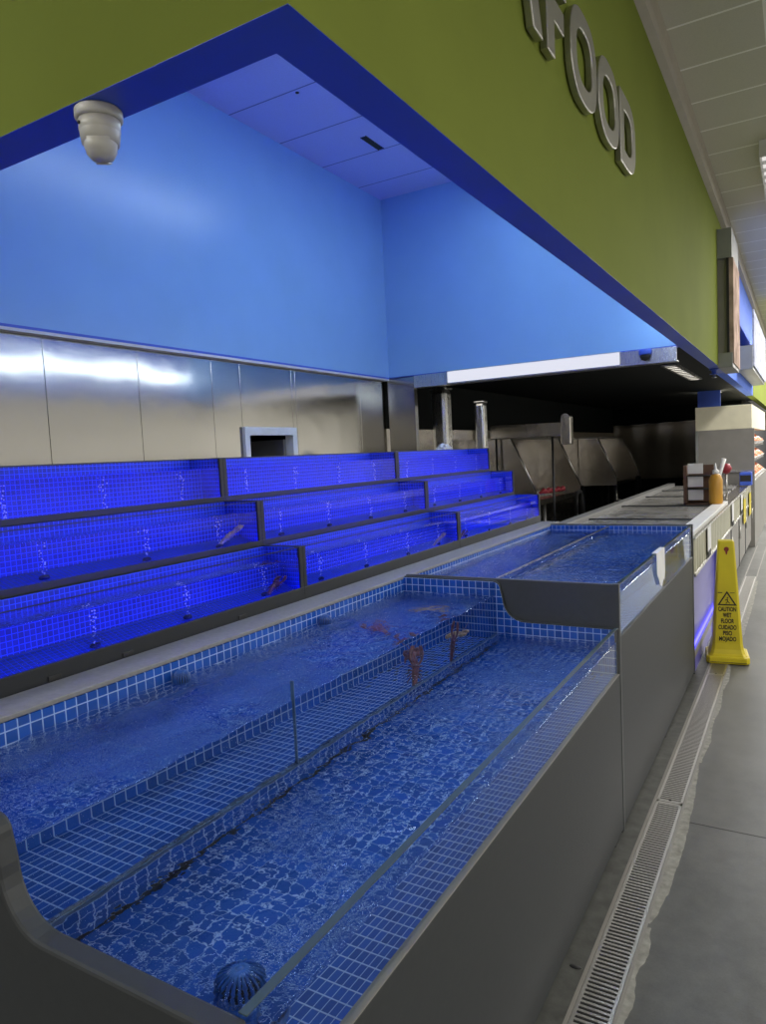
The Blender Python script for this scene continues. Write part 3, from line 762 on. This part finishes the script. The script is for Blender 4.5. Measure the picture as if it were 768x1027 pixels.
# blue lit lower bay then steel doors
b = MB(); b.box(-.72, -.70, CY0, 7.2, .0, .675); b.box(-.70, X0 - .002, CY0, 7.2, 0, .10); b.box(-.70, X0 - .002, 7.18, 7.2, .1, .675)
b.build('lower_bay', 'bay', c, l)
MB().box(X0 - .012, X0 - .002, CY0, 7.2, .10, .135).build('bay_lip', 'panelgrey', c, l)
MB().box(-.695, -.685, CY0 + .03, 7.15, .105, .12).build('bay_lamp', 'led_soft', c, l)
MB().box(-1.75, -.725, CY0, CY1, 0, .11).build('base', 'grey', c, l)
for ya, yb in ((7.22, 8.3), (8.32, 9.4), (9.42, 10.5), (10.52, CY1)):
    d = MB().box(X0 - .03, X0 - .002, ya, yb, .11, .675).build('door', 'panelgrey', c, l, .004)
    MB().box(X0 - .004, X0 + .004, ya - .02, ya + .02, .1, .68).build('door_post', 'frame', c, l)
    MB().tube([(X0 + .02, yb - .12, .45), (X0 + .02, yb - .12, .6)], .008).build('handle', 'steel', d)
for i, (y, lab, mat) in enumerate(((6.12, 'white hanging price tag on the ice counter just behind the yellow cone', 'paper'), (8.38, 'second white price tag along the ice counter front', 'paper'), (9.7, 'third white price tag along the ice counter front', 'paper'))):
    o = thing('price_tag', lab, 'tag', (X0 + .013, y, .94), 'paper tags')
    MB().box(0, .003, -.11, .11, -.19, .0).build('sheet', mat, o)
    MB().box(-.001, .004, -.10, .10, -.235, -.185).build('clip', 'dark', o)
for y, lab in ((10.2, 'yellow price card on the ice counter front, nearer one'), (11.3, 'yellow price card on the ice counter front, farther one')):
    o = thing('price_card', lab, 'card', (X0 + .014, y, .70), 'yellow price cards')
    MB().box(0, .004, -.2, .2, -.16, .16).build('card_face', 'yellow', o)
    MB().box(-.001, .006, -.2, .2, .16, .175).build('card_holder', 'steel', o)

# things on the counter
o = thing('card_rack', 'dark brown rack of white cards on the ice counter left of the amber bottle', 'rack', (-.93, 8.25, .945))
MB().box(-.16, -.13, -.1, .1, 0, .42).box(-.16, .12, .08, .1, 0, .42).box(-.16, .12, -.1, .1, 0, .02).build('rack_body', 'brown', o)
for z in (.05, .19, .33): MB().box(-.12, .03, -.06, -.05, z, z + .11).build('card', 'paper', o)
for z in (.02, .17, .31): MB().box(-.15, .11, -.09, .08, z - .008, z).build('rack_shelf', 'frame', o)
o = thing('squeeze_bottle', 'amber yellow bottle on the ice counter beside the card rack', 'bottle', (-.765, 8.05, .965))
MB().lathe([(.0, 0), (.062, 0), (.066, .02), (.066, .25), (.05, .29), (.03, .31)], (0, 0, 0), 24).build('bottle_body', 'amber', o)
MB().lathe([(.032, .31), (.034, .345), (.012, .36), (.006, .42), (0, .425)], (0, 0, 0), 16).build('nozzle', 'white', o)
o = thing('red_knob', 'deep red round knob on a thin stalk above the ice counter', 'sign', (-.735, 8.9, .945))  # red knob on a stalk
MB().tube([(0, 0, 0), (0, 0, .30)], .01).build('stalk', 'steel', o)
bk = MB(); bk.lathe([(0, -.06), (.035, -.05), (.06, 0), (.035, .05), (0, .06)], (0, 0, .35), 24).build('ball', 'red', o)
o = thing('scoop', 'white scoop handle leaning up behind the amber bottle', 'scoop', (-.80, 8.7, .945))
MB().tube([(-.05, 0, .02), (.0, 0, .25), (.06, 0, .47)], [.018, .02, .025], 10).build('handle', 'white', o)
MB().lathe([(.02, 0), (.06, .01), (.065, .06), (.06, .06), (.05, .02)], (-.05, 0, 0), 16).build('bowl', 'white', o)
o = thing('scanner_box', 'small dark blue box at the end corner of the ice counter', 'box', (-.70, 11.6, .945))
MB().box(-.08, .08, -.08, .08, 0, .19).build('box_body', 'soffit', o, None, .01)
MB().box(-.07, .07, -.082, -.08, .06, .15).build('screen', 'seam', o)

# end case with cream canopy
o = thing('service_case', 'cream canopied service case with grey side at the end of the ice counter', 'case', (-1.0, 13.5, 0))
l = (1.0, -13.5, 0)
MB().box(-1.4, -.63, 11.85, 16.2, 1.775, 2.13).build('canopy', 'cream', o, l, .006)
MB().box(-1.36, -.60, 11.85, 11.9, .0, 1.775).build('side_panel', 'panelgrey', o, l, .004)
MB().box(-1.40, -1.36, 11.85, 16.2, 0, 1.775).build('back_panel', 'boxgrey', o, l)
MB().box(-1.36, -.60, 11.9, 16.2, 0, 1.0).build('base', 'panelgrey', o, l, .004)
MB().box(-1.36, -.60, 11.82, 11.85, 1.13, 1.16).build('lip', 'steel', o, l)
for z in (1.25, 1.5): MB().box(-1.36, -.66, 11.9, 16.2, z, z + .015).build('shelf', 'steel', o, l)
k = 0
for zi, (z, nm) in enumerate(((1.015, 'bottom'), (1.28, 'middle'), (1.53, 'upper'))):
    for yi in range(3):
        y = 12.5 + yi*1.2
        q = thing('seafood_tray', f'{("nearest", "second", "farthest")[yi]} tray of orange red seafood on the {nm} shelf of the cream case', 'tray', (-.80, y, z if zi else 1.0), 'seafood trays')
        MB().prism([(-.10, 0), (.16, 0), (.19, .05), (-.13, .05)], -.45, .45).build('tray', 'white', q)
        b = MB()
        for j in range(14):
            yy = -.40 + .8*j/13; b.tube([(-.10, yy, .05), (.03, yy + .03, .12 + .02*rnd.random()), (.16, yy + .01, .05)], [.02, .05, .02], 7)
        m = b.build('seafood', 'meat', q); m['kind'] = 'stuff'

# ------------------------------------------------------------------ floor details
def grate(y0, y1, label):
    o = thing('drain_grate', label, 'grate', (-.516, (y0 + y1)/2, 0), 'drain grates')
    h = (y1 - y0)/2; w = .054
    b = MB(); b.box(-w, -w + .010, -h, h, 0, .004); b.box(w - .010, w, -h, h, 0, .004); b.box(-w, w, -h, -h + .012, 0, .004); b.box(-w, w, h - .012, h, 0, .004)
    n = int((y1 - y0)/.0185)
    for k in range(1, n): b.box(-w + .010, w - .010, -h + 2*h*k/n - .0045, -h + 2*h*k/n + .0045, .0005, .0035)
    b.build('grille', 'grate', o)
    MB().box(-w, w, -h, h, .0002, .0006).build('channel', 'seam', o)
    MB().lathe([(.006, .004), (.006, .005), (0, .0052)], (0, -h + .02, 0), 10).build('screw', 'dark', o)
grate(1.27, 3.265, 'nearest length of slotted steel floor drain grate')
grate(3.27, 5.265, 'slotted steel drain grate length ending at the yellow cone')
grate(5.27, 7.265, 'slotted steel drain grate length running under the yellow cone')
grate(7.27, 9.265, 'farthest slotted steel drain grate length beyond the yellow cone')
struct('trim_6', 'panelgrey', -.584, -.571, .9, 12, 0, .003); struct('trim_7', 'panelgrey', -.461, -.450, .9, 12, 0, .003)
struct('trim_8', 'wet', -.72, -.584, .3, 12, 0, .0012)
# ragged cement patch along the drain
def ragged(name, y0, y1, wf, seed, n=70):
    pl = [(-.450, y0)]
    for i in range(n + 1):
        y = y0 + (y1 - y0)*i/n; pl.append((-.450 + max(.004, wf((y - y0)/(y1 - y0)) + .008*noise.noise((y*9, seed, 0)) + .005*noise.noise((y*30, seed, 2))), y))
    pl.append((-.450, y1))
    MB().prism(pl, 0, .0014, 'z').build(name, 'patch', structure=True)
ragged('trim_9', 2.38, 3.75, lambda u: .052*math.sin(PI*min(1, u*1.02))**.5*(1 - .55*u), 1)
ragged('trim_10', 1.85, 2.36, lambda u: .012 + .016*math.sin(PI*u*2)**2, 4)
ragged('trim_11', 3.76, 5.5, lambda u: .012 + .012*math.sin(PI*u*3)**2, 8)
ragged('trim_12', 5.6, 9, lambda u: .02 + .02*math.sin(PI*u), 5)
struct('trim_13', 'seam', -.44, 3, 3.128, 3.133, 0, .0006)
o = MB().lathe([(.012, 0), (.010, .002), (0, .0025)], (0, 0, 0), 9).build('rubber_scrap', 'dark', None, (-.612, 2.07, .0012)); o.scale = (1.6, .8, 1)
tag(o, 'small black rubber scrap on the damp floor left of the drain grate', 'scrap')

# ------------------------------------------------------------------ caution cone
o = thing('caution_cone', 'yellow four sided wet floor caution cone standing over the drain', 'cone', (-.478, 5.68, .004), None, .14)
def sq(w, z, c=.15):
    h = w/2; k = h*c
    return [(-h + k, -h, z), (h - k, -h, z), (h, -h + k, z), (h, h - k, z), (h - k, h, z), (-h + k, h, z), (-h, h - k, z), (-h, -h + k, z)]
b = MB(); b.loft([sq(.275, 0), sq(.285, .008), sq(.285, .045), sq(.275, .052)]); b.build('base', 'yellow', o, None, .003)
wz = [(.255, .052), (.232, .07), (.212, .10), (.200, .14), (.185, .26), (.165, .42), (.140, .62), (.106, .878), (.098, .886)]
b = MB(); b.loft([sq(w, z, .18) for w, z in wz]); b.build('body', 'yellow', o, None, .002)
MB().box(-.12, .12, -.144, -.1425, .012, .016).build('base_rim', 'ink', o)
def wid(z):
    for (a, za), (c2, zb_) in zip(wz, wz[1:]):
        if za <= z <= zb_: return a + (c2 - a)*(z - za)/(zb_ - za)
    return .1
lean = math.atan((.200 - .106)/2/.738)
def text(s, z, size, width=None):
    cu = bpy.data.curves.new('lettering', 'FONT'); cu.body = s; cu.size = size; cu.align_x = 'CENTER'; cu.extrude = .0006; cu.offset = size*.028
    tmp = bpy.data.objects.new('t', cu); COL.objects.link(tmp)
    me = bpy.data.meshes.new_from_object(tmp.evaluated_get(bpy.context.evaluated_depsgraph_get())); bpy.data.objects.remove(tmp)
    xs = [v.co.x for v in me.vertices]
    if width:
        k = width/(max(xs) - min(xs))
        for v in me.vertices: v.co.x *= k
    me.materials.append(M['ink'])
    q = bpy.data.objects.new('lettering', me); COL.objects.link(q); q.parent = o
    q.location = (0, -wid(z)/2 - .0012, z); q.rotation_euler = (PI/2 - lean, 0, 0)
    q['label'] = f'black printed word {s}'
for s, z, w in (('CAUTION', .378, .118), ('WET', .335, .056), ('FLOOR', .292, .085), ('CUIDADO', .246, .118), ('PISO', .204, .06), ('MOJADO', .162, .112)):
    text(s, z, .044, w)
def tri(r, z): return [(r*math.sin(a)*1.05, z + r*math.cos(a)) for a in (0, 2*PI/3, 4*PI/3)]
def decal(name, mb, z, mat, lab):
    q = mb.build(name, mat, o, (0, -wid(z)/2 - .0014, z)); q.rotation_euler = (-lean, 0, 0); q['label'] = lab
zt_ = .455
decal('warning_triangle', MB().ring(tri(.070, 0), tri(.052, 0), -.0006, .0006, 'y'), zt_, 'ink', 'black warning triangle')
b = MB(); b.tube([(-.008, 0, -.022), (.004, 0, -.004), (.002, 0, .014)], .0035, 6); b.tube([(.004, 0, -.004), (.018, 0, -.02)], .003, 6); b.tube([(.002, 0, .01), (-.014, 0, .002)], .0025, 6); b.lathe([(0, -.006), (.006, 0), (0, .006)], (.004, 0, .022), 10)
decal('slipping_figure', b, zt_, 'ink', 'black slipping figure in the triangle')
b = MB(); b.box(-.06, -.03, -.0005, .0005, -.003, .003); b.box(.02, .05, -.0005, .0005, -.002, .002)
decal('printed_dash', b, .512, 'ink', 'black printed dashes beside the triangle')
b = MB(); b.prism([(.017*math.sin(a), .017*math.cos(a)) for a in [2*PI*k/20 for k in range(20)]], -.0006, .0006, 'y'); b.prism([(-.009, -.012), (.009, -.012), (.003, -.040), (-.003, -.040)], -.0006, .0006, 'y')
decal('red_mark', b, .828, 'redink', 'dark red mark near the top')

# ------------------------------------------------------------------ lamps
def louver(x, y0, y1, lit, label, detail):
    q = thing('aisle_light', label, 'light', (x, (y0 + y1)/2, 3.98), 'aisle ceiling lights')
    h = (y1 - y0)/2; w = .15
    MB().box(-w, w, -h, h, .09, .14).build('housing', 'white', q)
    MB().box(-w + .012, w - .012, -h + .015, h - .015, .084, .0895).build('lens', 'dim_lens', q)
    b = MB(); 
    for s in (-1, 1):
        b.box(s*w, s*(w - .008), -h, h, .075, .09); b.box(s*w, s*(w - .008), -h, h, 0, .012)
        n = int(2*h/.2)
        for k in range(n + 1):
            yy = -h + 2*h*k/n; b.box(s*w, s*(w - .008), yy - .006, yy + .006, 0, .09)
    n = int(2*h/.2)
    if detail:
        for k in range(n + 1):
            yy = -h + 2*h*k/n; b.box(-w, w, yy - .003, yy + .003, 0, .03)
    b.box(-w, w, -h, -h + .01, 0, .09); b.box(-w, w, h - .01, h, 0, .09)
    b.build('louver', 'white', q)
    MB().tube([(0, -h*.7, .14), (0, -h*.7, .16)], .02).build('hanger', 'steel', q)
    MB().tube([(0, h*.7, .14), (0, h*.7, .16)], .02).build('hanger', 'steel', q)
    return q
louver(-.155, 7.0, 9.4, False, 'white louvered ceiling light hanging at the upper right', True)

def area(name, loc, sx, sy, power, col=(1, .97, .92), rot=(0, 0, 0)):
    d = bpy.data.lights.new(name, 'AREA'); d.shape = 'RECTANGLE'; d.size = sx; d.size_y = sy; d.energy = power; d.color = col
    q = bpy.data.objects.new(name, d); COL.objects.link(q); q.location = loc; q.rotation_euler = rot
    return q
for x, ys_, p in ((.8, (9.8, 12.6, 15.4, 18, 20.8, 23.6, 27), 95), (3.2, (-3, 0, 3, 6, 9, 12, 16, 20, 24), 60), (6.2, (-3, 1, 5, 9, 13, 18, 23), 110), (-3.0, (-4.2, -1.6), 78)):
    for y in ys_: area('aisle_lamp', (x, y, 4.02), .3, 2.4, p*(1.8 if y > 15 else 1))
o = thing('alcove_light', 'long recessed lamp in the alcove ceiling above the tanks', 'light', (-1.85, 4.1, ZC))
MB().box(-.14, .14, -1.5, 1.5, -.012, -.002).build('lens', 'troffer', o)
MB().box(-.17, -.14, -1.53, 1.53, -.016, 0).box(.14, .17, -1.53, 1.53, -.016, 0).box(-.17, .17, -1.53, -1.5, -.016, 0).box(-.17, .17, 1.5, 1.53, -.016, 0).build('light_frame', 'white', o)
# fluorescent strip inside the fascia, over the tanks
o = thing('fluorescent_strip', 'bluish fluorescent strip on the inner side of the front fascia', 'light', (FX0, 3.8, 2.66))
MB().box(-.03, 0, -2.4, 2.4, -.05, .05).build('batten', 'white', o)
MB().tube([(-.05, -2.35, 0), (-.05, 2.35, 0)], .016, 10).build('tube', 'tube', o)

w = bpy.data.worlds.new('world'); S.world = w; w.use_nodes = True
w.node_tree.nodes['Background'].inputs[0].default_value = (.5, .5, .5, 1); w.node_tree.nodes['Background'].inputs[1].default_value = .02

# ------------------------------------------------------------------ camera
yaw, pitch, roll = -5.36299790e-01, -7.81225280e-02, -4.86997098e-02
f = Vector((math.sin(yaw)*math.cos(pitch), math.cos(yaw)*math.cos(pitch), math.sin(pitch)))
r0 = Vector((math.cos(yaw), -math.sin(yaw), 0)); u0 = r0.cross(f)
r = math.cos(roll)*r0 + math.sin(roll)*u0; u = -math.sin(roll)*r0 + math.cos(roll)*u0
cd = bpy.data.cameras.new('camera'); cam = bpy.data.objects.new('camera', cd); COL.objects.link(cam)
cam.matrix_world = Matrix(((r.x, u.x, -f.x, 0), (r.y, u.y, -f.y, 0), (r.z, u.z, -f.z, 1.62), (0, 0, 0, 1)))
cd.sensor_fit = 'HORIZONTAL'; cd.sensor_width = 36; cd.lens = 709.13/768*36; cd.clip_start = .02
S.camera = cam

S.view_settings.view_transform = 'Standard'; S.view_settings.look = 'None'; S.view_settings.gamma = 1
S.view_settings.use_curve_mapping = False; S.view_settings.exposure = 0
c = S.cycles
c.use_denoising = True
c.max_bounces = 14; c.diffuse_bounces = 5; c.glossy_bounces = 5; c.transmission_bounces = 12; c.transparent_max_bounces = 16
c.caustics_reflective = True; c.caustics_refractive = True; c.blur_glossy = .6
c.sample_clamp_indirect = 6
